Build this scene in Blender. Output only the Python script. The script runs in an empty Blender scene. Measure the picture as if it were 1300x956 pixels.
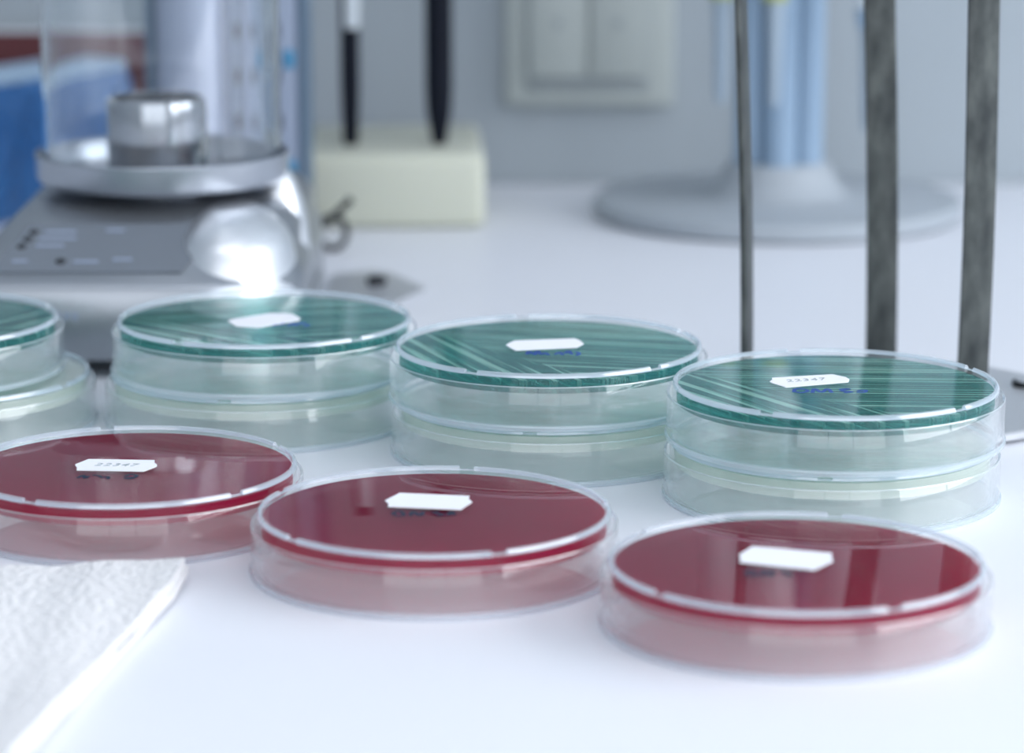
import bpy, bmesh, math, random
from mathutils import Vector, Matrix
random.seed(7)
C = bpy.context.scene.collection
PI = math.pi
def R(d): return math.radians(d)

# ------------------------------------------------------------------ helpers
def link_mesh(name, bm, m, parent=None, loc=None, smooth=35, rotz=0):
    for f in bm.faces: f.smooth = True
    for e in bm.edges:
        if len(e.link_faces) == 2:
            try: a = e.calc_face_angle()
            except ValueError: a = 0
            e.smooth = a < R(smooth)
    me = bpy.data.meshes.new(name); bm.to_mesh(me); bm.free()
    for q in (m if isinstance(m, (list, tuple)) else [m]): me.materials.append(q)
    o = bpy.data.objects.new(name, me); C.objects.link(o)
    if parent is not None: o.parent = parent
    if loc is not None: o.location = loc
    if rotz: o.rotation_euler.z = rotz
    return o

def tag(o, label=None, cat=None, group=None, kind=None):
    if label: o['label'] = label
    if cat: o['category'] = cat
    if group: o['group'] = group
    if kind: o['kind'] = kind
    return o

def empty(name, loc, rotz=0, **k):
    o = bpy.data.objects.new(name, None); C.objects.link(o)
    o.empty_display_size = .01
    o.location = loc; o.rotation_euler = (0, 0, rotz)
    return tag(o, **k)

def lathe(bm, prof, n=128, c=(0, 0, 0), closed=False, a0=0, a1=None, mat=0):
    """revolve a profile of (r, z); a1 given: a partial sweep with end caps"""
    full = a1 is None
    cnt = n if full else n + 1
    rings = []
    for i in range(cnt):
        a = 2 * PI * i / n if full else a0 + (a1 - a0) * i / n
        ring = []
        for r, z in prof:
            ring.append(bm.verts.new((c[0] + r * math.cos(a), c[1] + r * math.sin(a), c[2] + z)))
        rings.append(ring)
    m = len(prof)
    for i in range(n):
        A, B = rings[i], rings[(i + 1) % cnt]
        for j in range(m if closed else m - 1):
            k = (j + 1) % m
            vs = [A[j], B[j], B[k], A[k]]
            try:
                f = bm.faces.new(vs); f.material_index = mat
            except ValueError: pass
    if not full:
        bm.faces.new(rings[0]); bm.faces.new(list(reversed(rings[-1])))
    bmesh.ops.remove_doubles(bm, verts=bm.verts[:], dist=1e-6)
    bmesh.ops.dissolve_degenerate(bm, dist=1e-7, edges=bm.edges[:])
    bmesh.ops.recalc_face_normals(bm, faces=bm.faces[:])

def box(bm, x0, x1, y0, y1, z0, z1, bev=0, seg=2, M=None, mat=0):
    r = bmesh.ops.create_cube(bm, size=1)
    vs = r['verts']
    for v in vs:
        v.co = Vector(((x0 + x1) / 2 + v.co.x * (x1 - x0), (y0 + y1) / 2 + v.co.y * (y1 - y0), (z0 + z1) / 2 + v.co.z * (z1 - z0)))
    fs = list({f for v in vs for f in v.link_faces})
    for f in fs: f.material_index = mat
    if bev:
        es = list({e for v in vs for e in v.link_edges})
        rr = bmesh.ops.bevel(bm, geom=es, offset=bev, segments=seg, profile=.5, affect='EDGES')
        vs = list({v for f in rr['faces'] for v in f.verts} | {v for v in vs if v.is_valid})
    if M is not None:
        for v in vs: v.co = M @ v.co

def prism(bm, pts, z0, z1, mat=0):
    lo = [bm.verts.new((x, y, z0)) for x, y in pts]; hi = [bm.verts.new((x, y, z1)) for x, y in pts]
    n = len(pts)
    bm.faces.new(list(reversed(lo))).material_index = mat; bm.faces.new(hi).material_index = mat
    for i in range(n): bm.faces.new([lo[i], lo[(i + 1) % n], hi[(i + 1) % n], hi[i]]).material_index = mat
    bmesh.ops.recalc_face_normals(bm, faces=bm.faces[:])

def loft(bm, rings, cap=True):
    vr = [[bm.verts.new(p) for p in r] for r in rings]
    n = len(rings[0])
    for a, b in zip(vr, vr[1:]):
        for i in range(n): bm.faces.new([a[i], a[(i + 1) % n], b[(i + 1) % n], b[i]])
    if cap: bm.faces.new(list(reversed(vr[0]))); bm.faces.new(vr[-1])
    bmesh.ops.recalc_face_normals(bm, faces=bm.faces[:])

def tube(bm, pts, rad, n=12):
    pts = [Vector(p) for p in pts]; rings = []
    for i, p in enumerate(pts):
        t = (pts[min(i + 1, len(pts) - 1)] - pts[max(i - 1, 0)]).normalized()
        u = t.cross(Vector((0, 0, 1)))
        if u.length < 1e-3: u = Vector((1, 0, 0))
        u.normalize(); v = t.cross(u)
        rr = rad[i] if isinstance(rad, (list, tuple)) else rad
        rings.append([p + (u * math.cos(2 * PI * k / n) + v * math.sin(2 * PI * k / n)) * rr for k in range(n)])
    loft(bm, rings)

# ------------------------------------------------------------------ materials
def mat(name, col=(.8, .8, .8), rough=.5, metal=0, spec=.5, trans=0, ior=1.45, sss=0, noise=None, bump=None, coat=0):
    m = bpy.data.materials.new(name); m.use_nodes = True
    nt = m.node_tree; b = nt.nodes['Principled BSDF']
    b.inputs['Base Color'].default_value = (*col, 1); b.inputs['Roughness'].default_value = rough
    b.inputs['Metallic'].default_value = metal; b.inputs['Specular IOR Level'].default_value = spec
    b.inputs['Transmission Weight'].default_value = trans; b.inputs['IOR'].default_value = ior
    b.inputs['Coat Weight'].default_value = coat
    if sss:
        b.inputs['Subsurface Weight'].default_value = sss; b.inputs['Subsurface Scale'].default_value = .01
        b.inputs['Subsurface Radius'].default_value = (1, 1, .8)
    tc = nt.nodes.new('ShaderNodeTexCoord')
    if noise:                                   # (scale, second colour, stretch, lo, hi)
        n = nt.nodes.new('ShaderNodeTexNoise'); n.inputs['Scale'].default_value = noise[0]; n.inputs['Detail'].default_value = 6
        mp = nt.nodes.new('ShaderNodeMapping'); mp.inputs['Scale'].default_value = noise[2]
        cr = nt.nodes.new('ShaderNodeValToRGB'); cr.color_ramp.elements[0].color = (*col, 1); cr.color_ramp.elements[1].color = (*noise[1], 1)
        cr.color_ramp.elements[0].position = noise[3]; cr.color_ramp.elements[1].position = noise[4]
        nt.links.new(tc.outputs['Object'], mp.inputs[0]); nt.links.new(mp.outputs[0], n.inputs['Vector'])
        nt.links.new(n.outputs[0], cr.inputs[0]); nt.links.new(cr.outputs[0], b.inputs['Base Color'])
    if bump:                                    # (scale, strength, distance)
        n = nt.nodes.new('ShaderNodeTexNoise'); n.inputs['Scale'].default_value = bump[0]; n.inputs['Detail'].default_value = 4
        bp = nt.nodes.new('ShaderNodeBump'); bp.inputs['Strength'].default_value = bump[1]; bp.inputs['Distance'].default_value = bump[2]
        nt.links.new(tc.outputs['Object'], n.inputs['Vector']); nt.links.new(n.outputs[0], bp.inputs['Height']); nt.links.new(bp.outputs[0], b.inputs['Normal'])
    return m

def clear(name, tint=(.97, .99, 1), milk=.04, milkcol=(.85, .93, 1), rough=.02, f0=.05, gain=1.0):
    """thin clear plastic or glass: straight transmission, mirror by Fresnel, a little milky scatter"""
    m = bpy.data.materials.new(name); m.use_nodes = True; nt = m.node_tree; nt.nodes.clear()
    N = nt.nodes.new; L = nt.links.new
    lw = N('ShaderNodeLayerWeight'); lw.inputs[0].default_value = .5
    p = N('ShaderNodeMath'); p.operation = 'POWER'; p.inputs[1].default_value = 5; L(lw.outputs['Facing'], p.inputs[0])
    k = N('ShaderNodeMath'); k.operation = 'MULTIPLY_ADD'; k.inputs[1].default_value = (1 - f0) * gain; k.inputs[2].default_value = f0
    L(p.outputs[0], k.inputs[0])
    tr = N('ShaderNodeBsdfTransparent'); tr.inputs[0].default_value = (*tint, 1)
    df = N('ShaderNodeBsdfDiffuse'); df.inputs[0].default_value = (*milkcol, 1)
    tl = N('ShaderNodeBsdfTranslucent'); tl.inputs[0].default_value = (*milkcol, 1)
    mm = N('ShaderNodeMixShader'); mm.inputs[0].default_value = .5; L(df.outputs[0], mm.inputs[1]); L(tl.outputs[0], mm.inputs[2])
    m1 = N('ShaderNodeMixShader'); m1.inputs[0].default_value = milk; L(tr.outputs[0], m1.inputs[1]); L(mm.outputs[0], m1.inputs[2])
    gl = N('ShaderNodeBsdfGlossy'); gl.inputs['Roughness'].default_value = rough; gl.inputs['Color'].default_value = (1, 1, 1, 1)
    m2 = N('ShaderNodeMixShader'); L(k.outputs[0], m2.inputs[0]); L(m1.outputs[0], m2.inputs[1]); L(gl.outputs[0], m2.inputs[2])
    o = N('ShaderNodeOutputMaterial'); L(m2.outputs[0], o.inputs[0])
    return m

def green_agar():
    """dark green gel with the pale streaks of the culture: long parallel strokes, and a fan of slanting ones at one side"""
    m = mat('green_agar', (.012, .12, .10), .2, spec=.08)
    nt = m.node_tree; b = nt.nodes['Principled BSDF']; N = nt.nodes.new; L = nt.links.new
    tc = N('ShaderNodeTexCoord')
    def strokes(rot, scale, seed, lo, hi):
        ro = N('ShaderNodeMapping'); ro.inputs['Rotation'].default_value = (0, 0, rot); L(tc.outputs['Object'], ro.inputs[0])
        mp = N('ShaderNodeMapping'); mp.inputs['Location'].default_value = (seed, seed * .7, 0)
        mp.inputs['Scale'].default_value = (9, scale, 1)
        n = N('ShaderNodeTexNoise'); n.inputs['Scale'].default_value = 1; n.inputs['Detail'].default_value = 3; n.inputs['Roughness'].default_value = .6
        n.inputs['Distortion'].default_value = .15
        cr = N('ShaderNodeMapRange'); cr.inputs[1].default_value = lo; cr.inputs[2].default_value = hi
        L(ro.outputs[0], mp.inputs[0]); L(mp.outputs[0], n.inputs['Vector']); L(n.outputs[0], cr.inputs[0])
        return cr.outputs[0]
    s1 = strokes(R(3), 640, .3, .52, .585)
    s2 = strokes(R(58), 420, 1.7, .52, .585)
    sx = N('ShaderNodeSeparateXYZ'); L(tc.outputs['Object'], sx.inputs[0])
    # the slanting strokes sit in the front left quadrant
    a = N('ShaderNodeMath'); a.operation = 'ADD'; L(sx.outputs[0], a.inputs[0]); L(sx.outputs[1], a.inputs[1])
    mr = N('ShaderNodeMapRange'); mr.inputs[1].default_value = -.017; mr.inputs[2].default_value = -.021; L(a.outputs[0], mr.inputs[0])
    mx = N('ShaderNodeMix'); mx.data_type = 'FLOAT'; L(mr.outputs[0], mx.inputs[0]); L(s1, mx.inputs[2]); L(s2, mx.inputs[3])
    cm = N('ShaderNodeMix'); cm.data_type = 'RGBA'; cm.inputs[6].default_value = (.006, .085, .088, 1); cm.inputs[7].default_value = (.50, .78, .66, 1)
    ge = N('ShaderNodeNewGeometry'); sn = N('ShaderNodeSeparateXYZ'); L(ge.outputs['Normal'], sn.inputs[0])     # strokes lie on the flat faces only
    ab = N('ShaderNodeMath'); ab.operation = 'ABSOLUTE'; L(sn.outputs[2], ab.inputs[0])
    fl = N('ShaderNodeMath'); fl.operation = 'MULTIPLY'; L(ab.outputs[0], fl.inputs[0]); L(mx.outputs[0], fl.inputs[1])
    L(fl.outputs[0], cm.inputs[0]); L(cm.outputs[2], b.inputs['Base Color'])
    return m

def glow_through(m, col, k, clear_=None):
    """let light pass through the gel"""
    nt = m.node_tree; b = nt.nodes['Principled BSDF']; o = nt.nodes['Material Output']
    t = nt.nodes.new('ShaderNodeBsdfTranslucent'); t.inputs[0].default_value = (*col, 1)
    x = nt.nodes.new('ShaderNodeMixShader'); x.inputs[0].default_value = k
    nt.links.new(b.outputs[0], x.inputs[1]); nt.links.new(t.outputs[0], x.inputs[2]); nt.links.new(x.outputs[0], o.inputs[0])
    if clear_:                                  # part of the gel is see-through
        c = nt.nodes.new('ShaderNodeBsdfTransparent'); c.inputs[0].default_value = (*clear_[1], 1)
        y = nt.nodes.new('ShaderNodeMixShader'); y.inputs[0].default_value = clear_[0]
        nt.links.new(x.outputs[0], y.inputs[1]); nt.links.new(c.outputs[0], y.inputs[2]); nt.links.new(y.outputs[0], o.inputs[0])
    return m

def wall_mat():
    return mat('wall_paint', (.355, .40, .435), .75, noise=(6, (.33, .375, .41), (1, 1, 1), .35, .65), bump=(260, .05, .001))

M = dict(
    table=mat('laminate', (.80, .82, .87), .42, spec=.35, noise=(3, (.78, .80, .855), (1, 1, 1), .3, .7)),
    wall=wall_mat(), floor=mat('vinyl_floor', (.35, .38, .42), .4), ceiling=mat('ceiling_paint', (.75, .77, .80), .8),
    plastic=clear('clear_polystyrene', tint=(.995, 1, 1), milk=.010, rough=.012, f0=.04, gain=.85),
    side=clear('lightened_polystyrene_wall', tint=(1, 1, 1), milk=.065, milkcol=(.94, .97, 1), rough=.02, f0=.04, gain=.92),  # white haze added to lighten the shaded space inside the dishes
    top=clear('polystyrene_outer_face', tint=(1, 1, 1), milk=.006, rough=.012, f0=.04, gain=.60),
    wet=clear('polystyrene_on_gel', tint=(1, 1, 1), milk=0, f0=0, gain=0),
    edge_clear=clear('polystyrene_edge', tint=(.95, .98, 1), milk=.45, milkcol=(.9, .95, 1), rough=.1, f0=.15),  # milky white imitates the light caught along the lips
    rim=clear('polystyrene_rim', tint=(.95, .98, 1), milk=.34, milkcol=(.88, .94, 1), rough=.12, f0=.1),  # whitened to imitate the bright highlight round the rim
    red=glow_through(mat('blood_agar', (.24, .003, .044), .2, spec=.06, noise=(90, (.19, .0025, .034), (1, 1, 1), .3, .7)), (.85, .10, .22), .50),
    green=glow_through(green_agar(), (.08, .62, .56), .24, (.40, (.50, .92, .89))),
    cream=clear('pale_agar', tint=(.96, .98, .93), milk=.55, milkcol=(.90, .95, .88), rough=.1, f0=.03),
    label=mat('label_paper', (.92, .93, .98), .6),
    print=mat('grey_ink', (.35, .40, .42), .7),
    marker=mat('blue_marker', (.01, .06, .32), .5),
    darkmarker=mat('dark_marker', (.01, .02, .06), .5),
    paper=mat('tissue_paper', (.83, .825, .83), .95, spec=.1, bump=(420, .7, .0025)),
    steel=mat('worn_steel', (.045, .052, .054), .45, metal=.6, noise=(240, (.112, .124, .120), (1, 1, .35), .35, .7)),
    plate=mat('plate_metal', (.55, .57, .60), .35, metal=.6),
    alu=mat('brushed_aluminium', (.42, .45, .50), .34, metal=.85),
    chrome=mat('chrome', (.36, .38, .41), .16, metal=1),
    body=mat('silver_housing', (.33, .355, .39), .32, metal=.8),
    shell=mat('highlight_housing', (.88, .90, .93), .38, metal=.95),  # much paler than the housing metal; its whiteness stands in for the highlight
    panel=mat('control_panel', (.17, .195, .23), .5, metal=.2),
    dark=mat('dark_rubber', (.012, .015, .02), .6),
    pen=mat('dark_pen', (.003, .005, .012), .6, spec=.2),
    white=mat('white_plastic', (.62, .68, .72), .45),
    foam=mat('cream_block', (.52, .54, .46), .6, sss=.3),
    socket=mat('socket_plastic', (.40, .44, .43), .5),
    groove=mat('socket_groove', (.30, .335, .35), .6),
    base=mat('grey_stand', (.34, .38, .42), .5),
    blue=mat('blue_wrap', (.03, .14, .38), .38, noise=(14, (.06, .22, .50), (1, 1, 1), .4, .65), bump=(22, .8, .02)),
    bluetop=mat('pale_blue_film', (.42, .58, .75), .4, bump=(30, .4, .01)),
    redbox=mat('dark_red_cover', (.085, .007, .012), .5),
    tower=mat('lilac_grey_cabinet', (.38, .42, .53), .45),
    channel=mat('grey_channel', (.27, .32, .42), .4),
    edge=mat('slate_edge', (.10, .15, .21), .5),
    bluedot=mat('blue_dot', (.03, .22, .40), .5),
    glass=mat('shield_glass', (.97, .99, 1), 0, trans=1, ior=1.5),
    blueglass=mat('pale_blue_tube', (.25, .355, .48), .3), tip=mat('grey_tip', (.27, .34, .41), .35),
    deepblue=mat('dark_slate_groove', (.05, .10, .16), .5),
    olive=mat('yellow_green_plastic', (.34, .38, .14), .5),
)

# ------------------------------------------------------------------ the setting
bm = bmesh.new(); box(bm, -1.699, 1.699, .30, 1.374, -.038, 0, .004, 2)
tag(link_mesh('worktop', bm, M['table']), 'long white laminate worktop carrying all the dishes and instruments', 'worktop')
def struct(name, m, *b):
    bm = bmesh.new()
    for q in b: box(bm, *q)
    return tag(link_mesh(name, bm, m), kind='structure')
X0, X1, Y0, Y1, Z0, Z1 = -1.7, 1.7, -2.0, 1.375, -.9, 1.7
struct('wall_back', M['wall'], (X0 - .1, X1 + .1, Y1, Y1 + .1, Z0, Z1))
struct('floor', M['floor'], (X0 - .1, X1 + .1, Y0 - .1, Y1 + .1, Z0 - .1, Z0))
struct('ceiling', M['ceiling'], (X0 - .1, X1 + .1, Y0 - .1, Y1 + .1, Z1, Z1 + .1))
struct('wall_left', M['wall'], (X0 - .1, X0, Y0, Y1, Z0, Z1))
# right wall with a window hole beside the bench
wy0, wy1, wz0, wz1 = -1.15, 1.22, .12, 1.40
struct('wall_right', M['wall'], (X1, X1 + .1, Y0, wy0, Z0, Z1), (X1, X1 + .1, wy1, Y1, Z0, Z1), (X1, X1 + .1, wy0, wy1, Z0, wz0), (X1, X1 + .1, wy0, wy1, wz1, Z1))
fx0, fx1, fz0, fz1 = -1.6, 1.6, -.1, 1.5
struct('wall_front', M['wall'], (X0, fx0, Y0 - .1, Y0, Z0, Z1), (fx1, X1, Y0 - .1, Y0, Z0, Z1), (fx0, fx1, Y0 - .1, Y0, Z0, fz0), (fx0, fx1, Y0 - .1, Y0, fz1, Z1))
struct('window_1', M['white'], (X1 - .01, X1 + .05, wy0, wy0 + .05, wz0, wz1), (X1 - .01, X1 + .05, wy1 - .05, wy1, wz0, wz1), (X1 - .01, X1 + .05, wy0 + .05, wy1 - .05, wz0, wz0 + .05),
       (X1 - .01, X1 + .05, wy0 + .05, wy1 - .05, wz1 - .05, wz1), (X1 - .01, X1 + .05, .40, .44, wz0 + .05, wz1 - .05))
struct('fill_window', M['white'], (fx0, fx0 + .05, Y0 - .05, Y0 + .01, fz0, fz1), (fx1 - .05, fx1, Y0 - .05, Y0 + .01, fz0, fz1), (fx0 + .05, fx1 - .05, Y0 - .05, Y0 + .01, fz0, fz0 + .05),
       (fx0 + .05, fx1 - .05, Y0 - .05, Y0 + .01, fz1 - .05, fz1), (-.42, -.38, Y0 - .05, Y0 + .01, fz0 + .05, fz1 - .05), (.38, .42, Y0 - .05, Y0 + .01, fz0 + .05, fz1 - .05))  # unseen window behind the camera, added as fill light

# ------------------------------------------------------------------ petri dishes (all stand upside down: the agar is up, the lid is below)
RB, RL = .0435, .0452
def base_bm():
    bm = bmesh.new()
    # inverted cup, closed wall: outside up, over the floor, down the inside
    lathe(bm, [(0, .0148), (.0415, .0148), (.0431, .0147), (.0435, .0143), (.0435, .0103), (.0435, .0013), (.0425, .0013), (.0425, .0103), (.0425, .0138), (0, .0138)], 144)
    for f in bm.faces:
        c = f.calc_center_median()
        if abs(c.z - .0138) < 1e-5: f.material_index = 1
        elif c.z > .01475: f.material_index = 3
        elif c.z < .0014: f.material_index = 2
        elif c.z < .0103: f.material_index = 4
        elif c.z < .0137: f.material_index = 1 if math.hypot(c.x, c.y) < .043 else 0
    return bm
def lid_bm():
    bm = bmesh.new()
    lathe(bm, [(0, .0002), (.0440, .0002), (.0450, .0005), (RL, .0011), (RL, .0122), (.0450, .0125), (.0444, .0122), (.0442, .0013), (0, .0012)], 144)
    for f in bm.faces:
        c = f.calc_center_median()
        if c.z > .0121: f.material_index = 2
        elif c.z < .0003: f.material_index = 1
        elif c.z > .0015: f.material_index = 4
    return bm
def bead_bm():
    bm = bmesh.new()
    lathe(bm, [(.0450, .0), (.0456, .0004), (.0456, .0012), (.0450, .0016)], 144, closed=True)
    return bm
def rim_bm(gaps):
    bm = bmesh.new()
    arcs = []
    for i in range(len(gaps)):
        a = R(gaps[i] + 2.6); b = R(gaps[(i + 1) % len(gaps)] - 2.6)
        if b < a: b += 2 * PI
        arcs.append((a, b))
    for a, b in arcs:
        bb = bmesh.new()
        lathe(bb, [(.0422, .0147), (.0423, .0155), (.0427, .0158), (.0432, .0156), (.04355, .0149), (.04355, .0145), (.0428, .0147)], 40, a0=a, a1=b, closed=True)
        me = bpy.data.meshes.new('tmp'); bb.to_mesh(me); bb.free(); bm.from_mesh(me); bpy.data.meshes.remove(me)
    # the low continuous seam under the raised arcs
    bb = bmesh.new()
    lathe(bb, [(.0424, .0147), (.0426, .0150), (.0431, .0150), (.04352, .0146), (.0430, .0146)], 144, closed=True)
    me = bpy.data.meshes.new('tmp'); bb.to_mesh(me); bb.free(); bm.from_mesh(me); bpy.data.meshes.remove(me)
    return bm
def agar_bm(h=.0033):
    bm = bmesh.new()
    t = .01375; b = t - h
    lathe(bm, [(0, t), (.0423, t), (.0424, t - .0003), (.0424, b - .0006), (.0421, b - .0004), (.0414, b + .0001), (0, b + .0001)], 144)
    return bm

GAPS = [20, 95, 160, 232, 305]
base_mesh = link_mesh('x', base_bm(), [M['plastic'], M['wet'], M['edge_clear'], M['top'], M['side']]); lid_mesh = link_mesh('x', lid_bm(), [M['plastic'], M['wet'], M['edge_clear'], M['top'], M['side']])
rim_mesh = link_mesh('x', rim_bm(GAPS), M['rim']); bead_mesh = link_mesh('x', bead_bm(), M['rim'])
ag = {k: link_mesh('x', agar_bm(h), M[k]) for k, h in (('red', .0033), ('green', .0030), ('cream', .0038))}
proto = dict(base=base_mesh.data, lid=lid_mesh.data, rim=rim_mesh.data, bead=bead_mesh.data, **{k: v.data for k, v in ag.items()})
for o in [base_mesh, lid_mesh, rim_mesh, bead_mesh] + list(ag.values()): bpy.data.objects.remove(o)

LAB = {
'A': ([(-11.6, 7.3), (5.9, 6.1), (6.0, 3.8), (7.1, 1.0), (7.1, -0.9), (4.3, -6.1), (-13.1, -4.8), (-13.4, -1.8), (-14.2, 0.5), (-14.2, 1.7)], [-11.8, -15.4, 3.5, -7.7]),
'B': ([(-9.1, 17.4), (8.5, 14.4), (8.2, 11.9), (9.2, 8.3), (6.4, 0.8), (-11.6, 3.8), (-11.4, 6.2), (-12.5, 9.8)], [-10.4, -6.2, 5.0, 0.2]),
'C': ([(-9.0, 13.3), (9.1, 7.3), (8.6, 4.3), (8.6, 0.2), (3.4, -7.3), (-13.1, -0.7), (-12.7, 1.4), (-12.7, 6.1)], [-12.6, -13.0, 0.3, -6.5]),
'E': ([(-10.4, -3.9), (-9.2, -1.0), (1.3, 8.5), (7.7, 7.3), (10.7, 0.2), (10.4, -3.1), (-0.9, -13.9), (-7.3, -11.9)], [3.7, -13.1, 14.1, -5.1]),
'F': ([(-12.1, 0.2), (-11.4, 2.5), (-9.7, 6.4), (7.7, 9.6), (9.1, 6.4), (10.0, 1.8), (7.9, -3.2), (-9.5, -7.1), (-11.0, -3.6)], [-6.2, -15.0, 8.8, -7.5]),
'G': ([(-16.4, 7.1), (0.4, 11.5), (3.7, 7.7), (4.3, 5.0), (3.7, 1.7), (-13.7, -5.0), (-17.1, 0.7), (-17.4, 2.3), (-16.5, 4.6)], [-12.0, -12.0, 7.2, -6.0])}

# pen strokes of the handwriting, on a unit box
SCRIB = {
 'A': [[(0, .3), (.08, .7), (.13, .25), (.17, .6)], [(.23, .7), (.36, .6), (.36, .45)], [(.38, .3), (.50, .5), (.52, .15)], [(.78, .5), (.86, .8), (.98, .6), (.90, .2), (.80, .3), (.97, .45)]],
 'B': [[(0, .5), (.12, .9), (.2, .3), (.1, .2), (.02, .5)], [(.3, .2), (.34, .8), (.46, .2), (.50, .8)], [(.75, .8), (.66, .6), (.82, .4), (.72, .15)], [(.9, .2), (.95, .8), (1, .3)]],
 'C': [[(0, .5), (.12, .9), (.2, .3), (.1, .2), (.02, .5)], [(.3, .2), (.34, .8), (.46, .2), (.50, .8)], [(.75, .8), (.66, .6), (.82, .4), (.72, .15)]],
 'E': [[(0, .2), (.1, .9), (.25, .6), (.12, .3)], [(.4, .2), (.5, .8), (.6, .3), (.7, .9)], [(.85, .9), (.78, .6), (.97, .45), (.85, .1)]],
 'F': [[(0, .3), (.04, .9), (.1, .4)], [(.14, .2), (.2, .95), (.26, .3), (.34, .6), (.4, .2)], [(.52, .3), (.62, .7), (.66, .2)], [(.72, .5), (.78, .95), (.84, .3)], [(.9, .8), (.98, .5), (.92, .1)]],
 'G': [[(0, .2), (.03, .8), (.12, .9), (.2, .5), (.1, .1), (.02, .3)], [(.25, .1), (.30, .9), (.38, .2), (.48, .9), (.52, .1)], [(.64, .8), (.78, .9), (.66, .5), (.80, .3), (.68, .1)], [(.88, .5), (1, .6), (.96, .2), (.86, .25)]]}

def text_mesh(s, size, m, name, parent, loc, rot, shear=0):
    cu = bpy.data.curves.new('t', 'FONT'); cu.body = s; cu.size = size; cu.align_x = 'CENTER'; cu.align_y = 'CENTER'; cu.extrude = .00004
    cu.space_character = 1.15; cu.shear = shear; cu.resolution_u = 3
    o = bpy.data.objects.new('t', cu); C.objects.link(o)
    bpy.context.view_layer.update()
    me = bpy.data.meshes.new_from_object(o.evaluated_get(bpy.context.evaluated_depsgraph_get()))
    bpy.data.objects.remove(o)
    me.materials.clear(); me.materials.append(m)
    p = bpy.data.objects.new(name, me); C.objects.link(p); p.parent = parent; p.location = loc; p.rotation_euler = rot
    return p

def dish(kind, x, y, z, rot, label, group, writing=None, name='petri_dish'):
    t = empty(name, (x, y, z), 0, label=label, cat='petri dish', group=group)
    def part(nm, key, parent, r=rot):
        o = bpy.data.objects.new(nm, proto[key]); C.objects.link(o); o.parent = parent; o.rotation_euler.z = r; return o
    b = part('dish_base', 'base', t); part('stacking_rim', 'rim', b, 0)
    l = part('lid', 'lid', t); part('lid_bead', 'bead', l, 0)
    a = part('agar', kind, t, {'G': 0, 'F': R(-9), 'E': R(17)}.get(writing, R(60))); a['label'] = {'red': 'dark red agar layer', 'green': 'green agar layer with pale culture streaks', 'cream': 'pale cream agar layer'}[kind]
    if writing:
        pts, bb = LAB[writing]
        bm = bmesh.new(); prism(bm, [(p[0] / 1000, p[1] / 1000) for p in pts], .01481, .01496)
        s = link_mesh('sticker', bm, M['label'], t); s['label'] = 'small white paper sticker'
        if writing in 'AG':
            cx = sum(p[0] for p in pts) / len(pts) / 1000; cy = sum(p[1] for p in pts) / len(pts) / 1000
            text_mesh('22347', .0040, M['print'], 'printed_number', s, (cx, cy, .0150), (0, 0, R(-4) if writing == 'A' else R(14)), .2)
        x0, y0, x1, y1 = [v / 1000 for v in bb]
        bm = bmesh.new()
        for st in SCRIB[writing]:
            pp = [Vector((x0 + u * (x1 - x0), y0 + v * (y1 - y0), .01482)) for u, v in st]
            # rounded pen line
            fine = []
            for i in range(len(pp) - 1):
                a0, a1, a2, a3 = pp[max(i - 1, 0)], pp[i], pp[i + 1], pp[min(i + 2, len(pp) - 1)]
                for k in range(5):
                    q = k / 5
                    fine.append(.5 * ((2 * a1) + (-a0 + a2) * q + (2 * a0 - 5 * a1 + 4 * a2 - a3) * q * q + (-a0 + 3 * a1 - 3 * a2 + a3) * q ** 3))
            fine.append(pp[-1])
            lo = []; hi = []
            for i, p in enumerate(fine):
                d = (fine[min(i + 1, len(fine) - 1)] - fine[max(i - 1, 0)]); d.z = 0
                n = Vector((-d.y, d.x, 0)).normalized() * .00055
                lo.append((p - n, p + n))
            for (a0, a1), (b0, b1) in zip(lo, lo[1:]):
                up = Vector((0, 0, .00006))
                v = [bm.verts.new(q) for q in (a0 + up, a1 + up, b1 + up, b0 + up)]; bm.faces.new(v)
        link_mesh('handwriting', bm, M['darkmarker' if kind == 'red' else 'marker'], t)
    return t

g = 'red agar dishes along the front'
dish('red', -.09954, .7840, 0, R(10), 'red agar petri dish beside the white tissue', g, 'A')
dish('red', -.01910, .7380, 0, R(60), 'red agar petri dish in the middle of the front row of three', g, 'B')
dish('red', .06562, .6914, 0, R(200), 'red agar petri dish nearest the camera, in front of the stack by the steel bars', g, 'C')
H = .0161
STK = [(-.0734, .9020, 'E', 'stack in front of the silver balance', (-.0022, .0005)), (.0104, .8626, 'F', 'middle stack of the green row', (.0005, .001)), (.0866, .8117, 'G', 'stack in front of the steel bars', (-.0006, .0004))]
gt, gb = 'green agar dishes on top of the stacks', 'pale agar dishes under the green ones'
for x, y, k, w, (dx, dy) in STK:
    dish('cream', x + dx, y + dy, 0, R(30), 'pale agar dish under the ' + w, gb)
    dish('green', x, y, H - .0002, R(80), 'green agar dish on top of the ' + w, gt, k)
dish('cream', -.1690, .8990, 0, R(30), 'clear petri dish with pale agar sticking out under the leftmost green dish', gb)
dish('green', -.1783, .9010, H - .0002, R(80), 'leftmost green agar dish, cut by the picture edge', gt)

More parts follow.
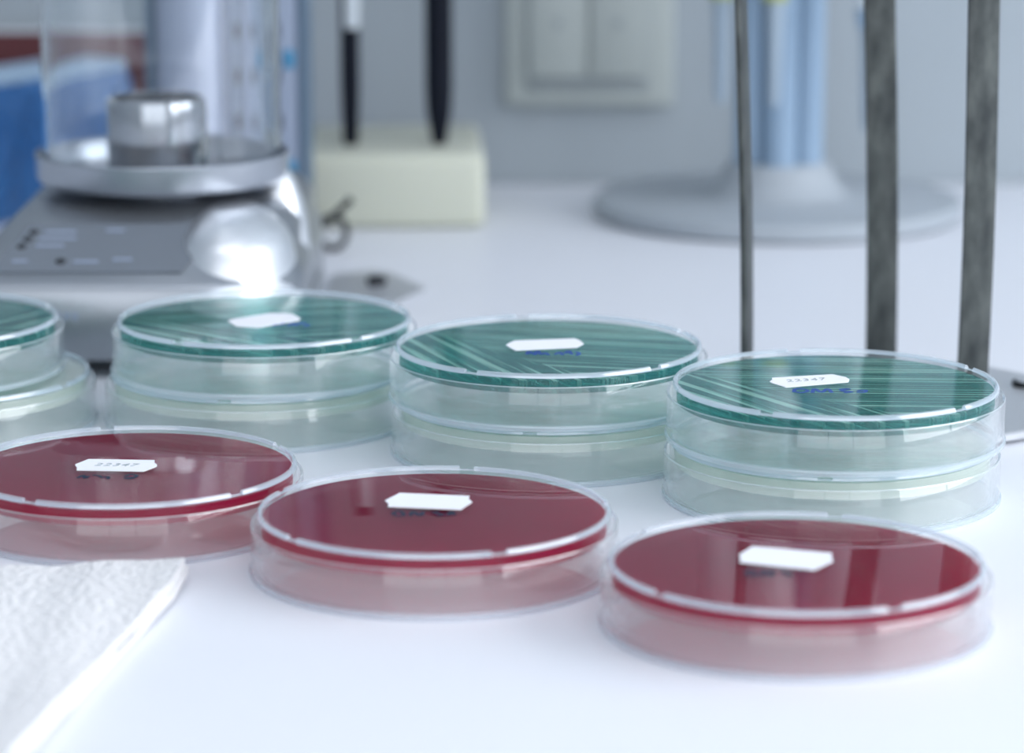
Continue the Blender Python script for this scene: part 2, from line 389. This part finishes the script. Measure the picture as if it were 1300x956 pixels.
# ------------------------------------------------------------------ folded tissue, front left
bm = bmesh.new()
out = [(-.24, .722), (-.1622, .7270), (-.1056, .7290), (-.0786, .7275), (-.0800, .7081), (-.0865, .6696), (-.0925, .6316), (-.0985, .5858), (-.103, .52), (-.24, .50)]
nx, ny = 60, 70
def in_x(y):       # right edge of the tissue
    rp = out[3:9]
    for (xa, ya), (xb, yb) in zip(rp, rp[1:]):
        if yb <= y <= ya: return xa + (xb - xa) * (ya - y) / (ya - yb)
    return rp[0][0]
def back_y(x): return .7285 - max(0, (-.10 - x)) * .045 - max(0, x + .09) * .1
for lay, (zz, off) in enumerate(((.0004, .0), (.0026, .0008))):
    top = []
    for j in range(ny + 1):
        row = []
        for i in range(nx + 1):
            s = i / nx; q = j / ny
            y = .50 + (.7285 - .50) * q
            xr = in_x(min(y, .7274)) - off
            x = -.26 + (xr + .26) * s
            yy = min(y, back_y(x)) - off
            z = zz + .0018 + .0005 * math.sin(x * 90 + y * 60) * math.sin(y * 110) + .0003 * math.sin(x * 300)
            lift = max(0, (s - .80) / .20) ** 1.5; z += .0011 * lift * (.6 + .4 * math.sin(y * 55))
            row.append(bm.verts.new((x, yy, z)))
        top.append(row)
    bot = [[bm.verts.new((v.co.x, v.co.y, max(zz, v.co.z - .0022))) for v in row] for row in top]
    for j in range(ny):
        for i in range(nx):
            bm.faces.new([top[j][i], top[j][i + 1], top[j + 1][i + 1], top[j + 1][i]])
            bm.faces.new([bot[j][i], bot[j + 1][i], bot[j + 1][i + 1], bot[j][i + 1]])
    for j in range(ny):
        bm.faces.new([top[j][nx], bot[j][nx], bot[j + 1][nx], top[j + 1][nx]]); bm.faces.new([top[j][0], top[j + 1][0], bot[j + 1][0], bot[j][0]])
    for i in range(nx):
        bm.faces.new([top[ny][i], top[ny][i + 1], bot[ny][i + 1], bot[ny][i]]); bm.faces.new([top[0][i], bot[0][i], bot[0][i + 1], top[0][i + 1]])
bmesh.ops.recalc_face_normals(bm, faces=bm.faces[:])
tag(link_mesh('paper_tissue', bm, M['paper'], loc=(0, 0, 0)), 'folded white embossed tissue lying in front of the red dish', 'tissue')

# ------------------------------------------------------------------ steel stand, right: disc base with three upright bars
st = empty('steel_stand', (.114, .918, 0), 0, label='steel stand with three upright flat bars on a round base plate', cat='stand')
bm = bmesh.new(); lathe(bm, [(0, .0010), (.0562, .0010), (.0570, .0014), (.0570, .0032), (.0563, .0037), (0, .0037)], 128)
link_mesh('base_plate', bm, [M['plate']], st)
for a in (30, 150, 270):
    bm = bmesh.new(); lathe(bm, [(0, 0), (.005, 0), (.005, .0011), (0, .0011)], 24, c=(.05 * math.cos(R(a)), .05 * math.sin(R(a)), 0)); link_mesh('rubber_foot', bm, M['dark'], st)
def bar(x, y, w, th, ang, lx, ly):
    bm = bmesh.new()
    box(bm, -w / 2, w / 2, -th / 2, th / 2, 0, .30, .0004, 2)
    bmesh.ops.subdivide_edges(bm, edges=[e for e in bm.edges if abs(e.verts[0].co.z - e.verts[1].co.z) > .1], cuts=12)
    for v in bm.verts:
        q = v.co.z / .30
        v.co = Matrix.Rotation(R(ang), 3, 'Z') @ v.co
        v.co.x += lx * q + .0006 * math.sin(q * 9); v.co.y += ly * q
    link_mesh('upright_bar', bm, M['steel'], st, loc=(x - .114, y - .918, .0035))
bar(.1372, .9050, .0094, .0018, 8, .0010, 0)
bar(.1173, .9650, .0098, .0018, 0, -.0080, 0)
bar(.0716, .9240, .0098, .0018, 72, -.0085, 0)
bm = bmesh.new(); lathe(bm, [(.030, 0), (.052, 0), (.052, .004), (.030, .004)], 96, closed=True); link_mesh('top_ring', bm, M['steel'], st, loc=(-.009, .010, .3025))
bm = bmesh.new(); lathe(bm, [(0, 0), (.0048, 0), (.0048, .0014), (.0044, .0018), (0, .0018)], 32); s = link_mesh('screw', bm, M['dark'], st, loc=(.1588 - .114, .9330 - .918, .0036))
bm = bmesh.new(); lathe(bm, [(0, 0), (.0040, 0), (.0036, .0004), (0, .0004)], 32); link_mesh('screw_head', bm, M['plate'], s, loc=(0, 0, .0017))

# ------------------------------------------------------------------ pipette carousel
pc = empty('pipette_carousel', (.111, 1.2855, 0), 0, label='grey pipette stand with a broad round foot and a ribbed column', cat='stand')
bm = bmesh.new(); lathe(bm, [(0, 0), (.0745, 0), (.0770, .0015), (.0770, .0062), (.0758, .0076), (.0735, .0080), (.031, .0086), (.0285, .0100), (.0235, .0175), (.0212, .0218), (.020, .0228), (0, .0228)], 128)
link_mesh('round_foot', bm, M['base'], pc)
col = None
bm = bmesh.new(); lathe(bm, [(0, 0), (.0150, 0), (.0150, .26), (0, .26)], 48); col = link_mesh('column', bm, M['deepblue'], pc, loc=(-.0005, 0, .0226))
for a in (-90, -28, -152, 35, 145, 90):
    bm = bmesh.new(); lathe(bm, [(0, 0), (.0072, 0), (.0072, .26), (0, .26)], 32)
    link_mesh('column_rib', bm, M['blueglass'], col, loc=(.0128 * math.cos(R(a)), .0128 * math.sin(R(a)), .0001))
bm = bmesh.new(); lathe(bm, [(0, .0), (.030, 0), (.033, .003), (.033, .012), (.030, .015), (0, .015)], 64); link_mesh('carousel_head', bm, M['base'], pc, loc=(0, 0, .2826))
def pipette(dx, dy, z0, label, col_, rot=0):
    t = empty('pipette', (.111 + dx, 1.2855 + dy, z0), rot, label=label, cat='pipette', group='pipettes hanging in the round stand')
    bm = bmesh.new(); lathe(bm, [(0, 0), (.0020, 0), (.0026, .004), (.0034, .030), (.0040, .042), (0, .042)], 32); link_mesh('tip_cone', bm, M['tip'], t)
    bm = bmesh.new(); lathe(bm, [(0, .042), (.0050, .042), (.0056, .046), (.0056, .050), (0, .050)], 32); link_mesh('ejector', bm, M[col_], t)
    bm = bmesh.new(); lathe(bm, [(0, .050), (.0062, .050), (.0070, .070), (.0105, .090), (.0120, .15), (.0130, .20), (.0125, .222), (0, .222)], 32); link_mesh('grip', bm, M['white'], t)
    bm = bmesh.new(); lathe(bm, [(0, .222), (.004, .222), (.004, .236), (.007, .237), (.007, .243), (0, .243)], 24); link_mesh('plunger', bm, M[col_], t)
    return t
pipette(-.0270, -.040, .0520, 'pipette hanging in front of the wall, its tip between switch and thin bar', 'olive')
pipette(.0330, -.036, .0400, 'pipette with its tip between ribbed column and middle bar', 'blueglass')
pipette(-.0065, -.050, .0415, 'pipette with yellow-green collar, directly before the ribbed column', 'olive').location.z = .052

# ---- double wall switch
so = empty('wall_switch', (.034, 1.375, .075), 0, label='double wall switch in a pale frame above the worktop', cat='switch')
bm = bmesh.new(); box(bm, -.0375, .0375, -.006, .0, -.0402, .0402, .002, 3); link_mesh('frame', bm, M['socket'], so)
bm = bmesh.new(); box(bm, -.0275, .0265, -.0075, -.0055, -.0330, .0330, .0006); link_mesh('inner_frame', bm, M['groove'], so)
for k in (-1, 1):
    bm = bmesh.new(); box(bm, -.0127, .0127, -.0105, -.007, -.0270, .0310, .001, 2)
    r = link_mesh('rocker', bm, M['socket'], so, loc=(-.0005 + k * .0131, 0, 0))
    bm = bmesh.new(); lathe(bm, [(0, 0), (.0022, 0), (.0022, .0006), (0, .0006)], 20)
    d = link_mesh('indicator', bm, M['groove'], r, loc=(0, -.0103, -.003)); d.rotation_euler.x = R(90)

# ------------------------------------------------------------------ cream block and two pens
rk = empty('pen_block', (-.048, 1.296, 0), R(2), label='pale cream block with holes holding two dark pens upright', cat='block')
bm = bmesh.new(); box(bm, -.038, .0355, -.048, .048, 0, .0305, .004, 4); link_mesh('block', bm, M['foam'], rk)
for hx, hy in ((-.0193, -.0185), (.0172, -.0185)):
    bm = bmesh.new(); lathe(bm, [(.0042, 0), (.0062, 0), (.0062, .0008), (.0042, .0008)], 32, closed=True); link_mesh('hole_collar', bm, M['foam'], rk, loc=(hx, hy, .0300))
def pen(x, y, rr, label, clip):
    t = empty('marker_pen', (x, y, .0306), 0, label=label, cat='pen')
    bm = bmesh.new(); lathe(bm, [(0, 0), (.0025, 0), (.0032, .002), (rr * .92, .014), (rr, .024), (rr, .125), (rr * .9, .130), (0, .131)], 32)
    link_mesh('barrel', bm, M['pen'], t)
    if clip:
        bm = bmesh.new(); box(bm, -.0016, .0042, -rr - .0018, -rr + .0025, .0485, .118, .0008); link_mesh('clip', bm, M['white'], t)['label'] = 'pale clip'
    else:
        bm = bmesh.new(); box(bm, -.0012, .0012, -rr - .0014, -rr + .001, .070, .118, .0006, M=Matrix.Rotation(R(-70), 4, 'Z')); link_mesh('clip', bm, M['chrome'], t)
pen(-.0668, 1.2765, .0040, 'thinner dark pen with pale clip standing in the cream block near the balance', True)
pen(-.0302, 1.2777, .0056, 'thicker all-dark pen standing in the cream block', False)

# ------------------------------------------------------------------ cabinet tower behind the balance
tw = empty('instrument_tower', (-.110, 1.218, 0), 0, label='tall lilac-grey cabinet with dark slots standing behind the balance', cat='cabinet')
bm = bmesh.new(); box(bm, -.0290, .0290, -.018, .018, 0, .30, .003, 3); link_mesh('housing', bm, M['tower'], tw)
bm = bmesh.new(); lathe(bm, [(0, 0), (.0150, 0), (.0150, .288), (.0140, .29), (0, .29)], 48); link_mesh('round_front', bm, M['tower'], tw, loc=(-.0130, -.0130, .001))
bm = bmesh.new(); box(bm, .0045, .0265, -.0215, -.017, .004, .292, .001, 2); ch = link_mesh('side_channel', bm, M['channel'], tw)
bm = bmesh.new(); box(bm, .0125, .0165, -.0235, -.0205, .006, .290, .0006); link_mesh('channel_ridge', bm, M['tower'], ch)
for x, z in ((.0090, .0685), (.0190, .0685), (.0090, .0510), (.0195, .0505), (.0090, .0860), (.0190, .0860)):
    bm = bmesh.new(); box(bm, x - .0014, x + .0014, -.0222, -.0205, z - .003, z + .003, .0006); link_mesh('slot', bm, M['dark'], ch)
for x, z in ((.0238, .0750), (.0240, .0320)):
    bm = bmesh.new(); box(bm, x - .002, x + .002, -.0222, -.0205, z - .0036, z + .0036, .0006); link_mesh('blue_marking', bm, M['bluedot'], ch)
bm = bmesh.new(); box(bm, .0268, .0305, -.0195, .017, .002, .294, .001); link_mesh('edge_strip', bm, M['edge'], tw)
bm = bmesh.new(); box(bm, -.0325, -.0285, -.0195, .017, .002, .294, .001); link_mesh('edge_strip', bm, M['edge'], tw)

# ------------------------------------------------------------------ blue wrapped pack, red folder
bp = empty('blue_pack', (-.165, 1.335, 0), math.atan2(1.335 - 1.20, -.165 + .245), label='blue plastic-wrapped pack with paler top at the left edge', cat='pack')
bm = bmesh.new()
box(bm, -.17, 0, 0, .035, .0, .0565, 0)
bmesh.ops.subdivide_edges(bm, edges=bm.edges[:], cuts=14, use_grid_fill=True)
for v in bm.verts:
    x, y, z = v.co
    cz = (z - .028) / .028; cy = (y - .0175) / .0175; cx = (x + .085) / .085
    k = 1 - .10 * abs(cz) ** 6
    v.co.y = .0175 + (y - .0175) * (1 - .16 * abs(cz) ** 6) * (1 - .06 * abs(cx) ** 8)
    v.co.x = -.085 + (x + .085) * (1 - .03 * abs(cz) ** 6)
    n = .0012 * math.sin(x * 95 + z * 60) * math.sin(z * 120 + x * 40)
    if abs(abs(cy) - 1) < .01: v.co.y += n * (1 if cy > 0 else -1)
link_mesh('wrap', bm, M['blue'], bp, smooth=60)
bm = bmesh.new(); box(bm, -.168, -.003, .002, .033, .0560, .0600, .0018, 3); link_mesh('top_flap', bm, M['bluetop'], bp)['label'] = 'pale blue film top'
bm = bmesh.new(); box(bm, -.285, -.1600, 1.3585, 1.3735, 0, .0685, .002, 2)
rb = link_mesh('ring_binder', bm, M['redbox']); tag(rb, 'dark red folder standing against the wall behind the blue pack', 'folder')
bm = bmesh.new(); box(bm, -.284, -.162, 1.3605, 1.3715, .0684, .0698, .0003); link_mesh('paper_edge', bm, M['white'], rb)

# ------------------------------------------------------------------ laboratory balance
ba = empty('laboratory_balance', (-.118, 1.04, 0), 0, label='silver laboratory balance with round pan and glass draught shield', cat='balance')
def outline(w0, w1, yf, yb, rr, z, n=10):
    """plan outline, counter-clockwise, four rounded corners: rr = radii (fl, fr, br, bl)"""
    pts = []
    for (cx, cy, r, a0) in ((w0 + rr[0], yf + rr[0], rr[0], 180), (w1 - rr[1], yf + rr[1], rr[1], 270), (w1 - rr[2], yb - rr[2], rr[2], 0), (w0 + rr[3], yb - rr[3], rr[3], 90)):
        for k in range(n + 1):
            a = R(a0 + 90 * k / n); pts.append((cx + r * math.cos(a), cy + r * math.sin(a), z))
    return pts
rings = [outline(-.058, .0480, -.079, .085, (.010, .040, .02, .02), .005),
         outline(-.060, .0500, -.081, .086, (.011, .042, .022, .022), .007),
         outline(-.060, .0500, -.081, .086, (.011, .042, .022, .022), .020),
         outline(-.0600, .0495, -.081, .086, (.011, .042, .022, .022), .0285),
         outline(-.0590, .0485, -.0800, .085, (.011, .042, .022, .022), .0300),
         outline(-.0560, .0470, -.0740, .083, (.012, .040, .022, .022), .0325),
         outline(-.0500, .0470, -.0590, .080, (.014, .036, .022, .022), .0395),
         outline(-.0450, .0430, -.0450, .075, (.016, .032, .022, .022), .0450),
         outline(-.0410, .0390, -.0360, .070, (.018, .030, .022, .022), .0475),
         outline(-.0330, .0310, -.0250, .060, (.020, .028, .022, .022), .0485)]
bm = bmesh.new(); loft(bm, rings); hs = link_mesh('housing', bm, M['body'], ba, smooth=50)
# right shoulder: a lobe shaped and whitened to carry the window highlight, and the upright thumb-like post of the shield catch
def lobe(cx, cy, cz, rx, ry, rz, pw=2.4, nu=40, nv=24, lean=0):
    bm = bmesh.new(); rings = []
    for j in range(1, nv):
        t = -PI / 2 + PI * j / nv
        c_, s_ = math.cos(t), math.sin(t)
        c_ = abs(c_) ** (2 / pw); s_ = math.copysign(abs(s_) ** (2 / pw), s_)
        rings.append([(cx + rx * c_ * math.copysign(abs(math.cos(a)) ** (2 / pw), math.cos(a)) + lean * s_, cy + ry * c_ * math.copysign(abs(math.sin(a)) ** (2 / pw), math.sin(a)), cz + rz * s_) for a in [2 * PI * k / nu for k in range(nu)]])
    loft(bm, rings); return bm
bm = bmesh.new(); rr_ = []
for q in range(13):
    q /= 12
    z = .0065 + .0415 * q; k = 1 if q < .75 else 1 - .5 * ((q - .75) / .25) ** 2
    cx = .0235 + .004 * q; cy = -.0435 + .006 * q; rx = (.0290 - .0125 * q) * k; ry = (.0385 - .010 * q) * k
    rr_.append([(cx + rx * math.cos(a), cy + ry * math.sin(a), z) for a in [2 * PI * n_ / 64 for n_ in range(64)]])
loft(bm, rr_); link_mesh('shoulder', bm, M['shell'], ba, smooth=60)['label'] = 'shoulder shaped and whitened as a window highlight'
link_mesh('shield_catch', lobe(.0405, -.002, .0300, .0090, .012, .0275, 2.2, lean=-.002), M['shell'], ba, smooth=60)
# control panel lies on the sloping front
pa = Vector((0, -.0740, .0325)); pb = Vector((0, -.0450, .0450))
tilt = math.atan2(pb.z - pa.z, pb.y - pa.y)
def on_slope(name, u, v, w, h, m, parent, th=.0004, rnd=False):
    bm = bmesh.new()
    if rnd: lathe(bm, [(0, 0), (w, 0), (w * .9, th), (0, th)], 20)
    else: box(bm, -w / 2, w / 2, -h / 2, h / 2, 0, th)
    o = link_mesh(name, bm, m, parent)
    d = (pb - pa).normalized(); n = Vector((0, -d.z, d.y))
    p = pa + d * v + n * .0006
    o.location = (u, p.y, p.z); o.rotation_euler.x = tilt
    return o
bm = bmesh.new()
prism(bm, [(-.0470, .0005), (.0130, .0005), (.0180, .0145), (.0190, .0285), (-.0385, .0285), (-.0430, .0150)], 0, .0006)
pn = link_mesh('control_panel', bm, M['panel'], ba); pn.location = (0, pa.y, pa.z); pn.rotation_euler.x = tilt
def mark(name, u, v, w, h, m, th=.0003, rnd=False):
    bm = bmesh.new()
    if rnd: lathe(bm, [(0, 0), (w, 0), (w * .85, th), (0, th)], 20)
    else: box(bm, -w / 2, w / 2, -h / 2, h / 2, 0, th)
    return link_mesh(name, bm, m, pn, loc=(u, v, .0006))
for u, v in ((-.0362, .0235), (-.0376, .0195), (-.0390, .0152)): mark('key_dot', u, v, .0015, 0, M['dark'], rnd=True)
mark('key_dot', -.0255, .0065, .0017, 0, M['dark'], rnd=True)
for u, v, w in ((-.0275, .0238, .010), (-.0280, .0198, .012), (-.0300, .0155, .009), (-.0385, .0065, .005), (-.0175, .0062, .008), (-.0060, .0075, .006), (-.010, .0245, .006)):
    mark('legend_line', u, v, w, .0013, M['channel'])
for k in range(5):
    bm = bmesh.new(); box(bm, -.0008, .0008, -.0003, 0, -.0012 + .0004 * (k % 2), .0016, 0); link_mesh('front_lettering', bm, M['channel'], hs, loc=(-.0300 + k * .0026, -.0809, .0200))
for x, y in ((-.046, -.066), (.012, -.066), (-.046, .070), (.040, .070)):
    bm = bmesh.new(); lathe(bm, [(0, 0), (.0065, 0), (.0070, .001), (.0060, .0055), (0, .0055)], 32); link_mesh('foot', bm, M['dark'], ba, loc=(x, y, 0))
bm = bmesh.new(); box(bm, -.045, .040, -.060, .070, .0045, .0065, .0005); link_mesh('underside', bm, M['dark'], ba)
# pan and ring
bm = bmesh.new(); lathe(bm, [(0, .0480), (.016, .0480), (.016, .0520), (.0408, .0520), (.0418, .0528), (.0424, .0540), (.0425, .0600), (.0428, .0612), (.0424, .0617), (.0416, .0612), (.0412, .0548), (.0406, .0540), (0, .0540)], 128)
link_mesh('weighing_pan', bm, M['alu'], ba)
bm = bmesh.new(); lathe(bm, [(.0382, .0541), (.0398, .0541), (.0398, .2000), (.0382, .2000)], 128, closed=True); link_mesh('glass_shield', bm, M['glass'], ba)
# metal can standing on the pan
cn = empty('metal_can', (-.1195, 1.037, .0541), 0, label='small polished metal cylinder standing on the balance pan', cat='cylinder')
bm = bmesh.new(); lathe(bm, [(0, 0), (.0155, 0), (.0165, .0010), (.0168, .0030), (.0164, .0050), (.0168, .0075), (.0168, .0225), (.0163, .0255), (.0152, .0262), (.0148, .0258), (.0148, .0030), (0, .0025)], 96); link_mesh('cup', bm, M['chrome'], cn)
bm = bmesh.new(); lathe(bm, [(0, 0), (.0145, 0), (.0145, .0170), (.0135, .0180), (0, .0180)], 64); link_mesh('inner_weight', bm, M['edge'], cn, loc=(0, 0, .0032))

# ------------------------------------------------------------------ small dark tool by the balance, flat plate behind the green stack
tl = empty('ring_clip', (-.0700, 1.195, 0), 0, label='small dark metal clip with a ring and lever between balance and cream block', cat='clip')
bm = bmesh.new()
pts = [(.0 + .0055 * math.cos(a), 0, .0075 + .0062 * math.sin(a)) for a in [2 * PI * k / 28 for k in range(29)]]
tube(bm, pts, .0013, 10); link_mesh('ring', bm, M['dark'], tl)
bm = bmesh.new(); tube(bm, [(-.0045, 0, .0105), (.0, -.001, .0135), (.0055, -.002, .0190), (.0075, -.002, .0210)], [.0016, .0015, .0014, .0018], 10); link_mesh('lever', bm, M['dark'], tl)
bm = bmesh.new(); box(bm, -.0085, -.0045, -.003, .003, 0, .0150, .001); link_mesh('jaw', bm, M['dark'], tl)

pl = empty('flat_plate', (-.055, 1.110, 0), 0, label='flat pale grey plate with a black knob lying behind the green stack', cat='plate')
bm = bmesh.new(); prism(bm, [(-.012, .026), (.003, .036), (.010, .030), (.0235, .000), (.0215, -.006), (.0140, -.027), (-.012, -.022)], 0, .0016); bmesh.ops.bevel(bm, geom=bm.edges[:], offset=.0004, segments=2, affect='EDGES')
link_mesh('sheet', bm, M['plate'], pl)
bm = bmesh.new(); lathe(bm, [(0, 0), (.0036, 0), (.0036, .0024), (.0030, .0030), (0, .0030)], 32); link_mesh('knob', bm, M['dark'], pl, loc=(.0055, .006, .0015))

# ------------------------------------------------------------------ camera
cam = bpy.data.cameras.new('camera'); co = bpy.data.objects.new('camera', cam); C.objects.link(co)
co.location = (0, 0, .20778); co.rotation_euler = (R(90 - 12.1728), 0, 0)
cam.sensor_width = 36; cam.lens = 36 * 3937.72 / 1300; cam.clip_start = .01
cam.dof.use_dof = True; cam.dof.focus_distance = .825; cam.dof.aperture_fstop = 9.0
bpy.context.scene.camera = co

# ------------------------------------------------------------------ light: an overcast, bluish daylight room with a ceiling lamp, a window and an added fill window
w = bpy.data.worlds.new('world'); bpy.context.scene.world = w; w.use_nodes = True
nt = w.node_tree; bg = nt.nodes['Background']; bg.inputs[0].default_value = (.78, .89, 1.0, 1); bg.inputs[1].default_value = .1
def area(name, loc, target, sx, sy, power, col):
    l = bpy.data.lights.new(name, 'AREA'); l.shape = 'RECTANGLE'; l.size = sx; l.size_y = sy; l.energy = power; l.color = col
    o = bpy.data.objects.new(name, l); C.objects.link(o); o.location = loc
    o.rotation_euler = (Vector(target) - Vector(loc)).to_track_quat('-Z', 'Y').to_euler()
    return o
area('ceiling_lamp', (.0, .45, Z1 - .02), (.0, .45, 0), 1.4, .5, 3.5, (.95, .97, 1.0))
area('window_right_daylight', (X1 + .02, (wy0 + wy1) / 2, (wz0 + wz1) / 2), (0, (wy0 + wy1) / 2, (wz0 + wz1) / 2), wy1 - wy0, wz1 - wz0, 56, (.925, .95, 1.0))
area('fill_window_daylight', (0, Y0 - .02, (fz0 + fz1) / 2), (0, 0, (fz0 + fz1) / 2), fx1 - fx0, fz1 - fz0, 36, (.925, .95, 1.0))  # fill light for the added front window

s = bpy.context.scene
s.view_settings.view_transform = 'Standard'; s.view_settings.look = 'None'; s.view_settings.exposure = .13; s.view_settings.gamma = 1
s.view_settings.use_curve_mapping = False
s.cycles.max_bounces = 24; s.cycles.transparent_max_bounces = 48; s.cycles.transmission_bounces = 16; s.cycles.glossy_bounces = 10; s.cycles.diffuse_bounces = 5
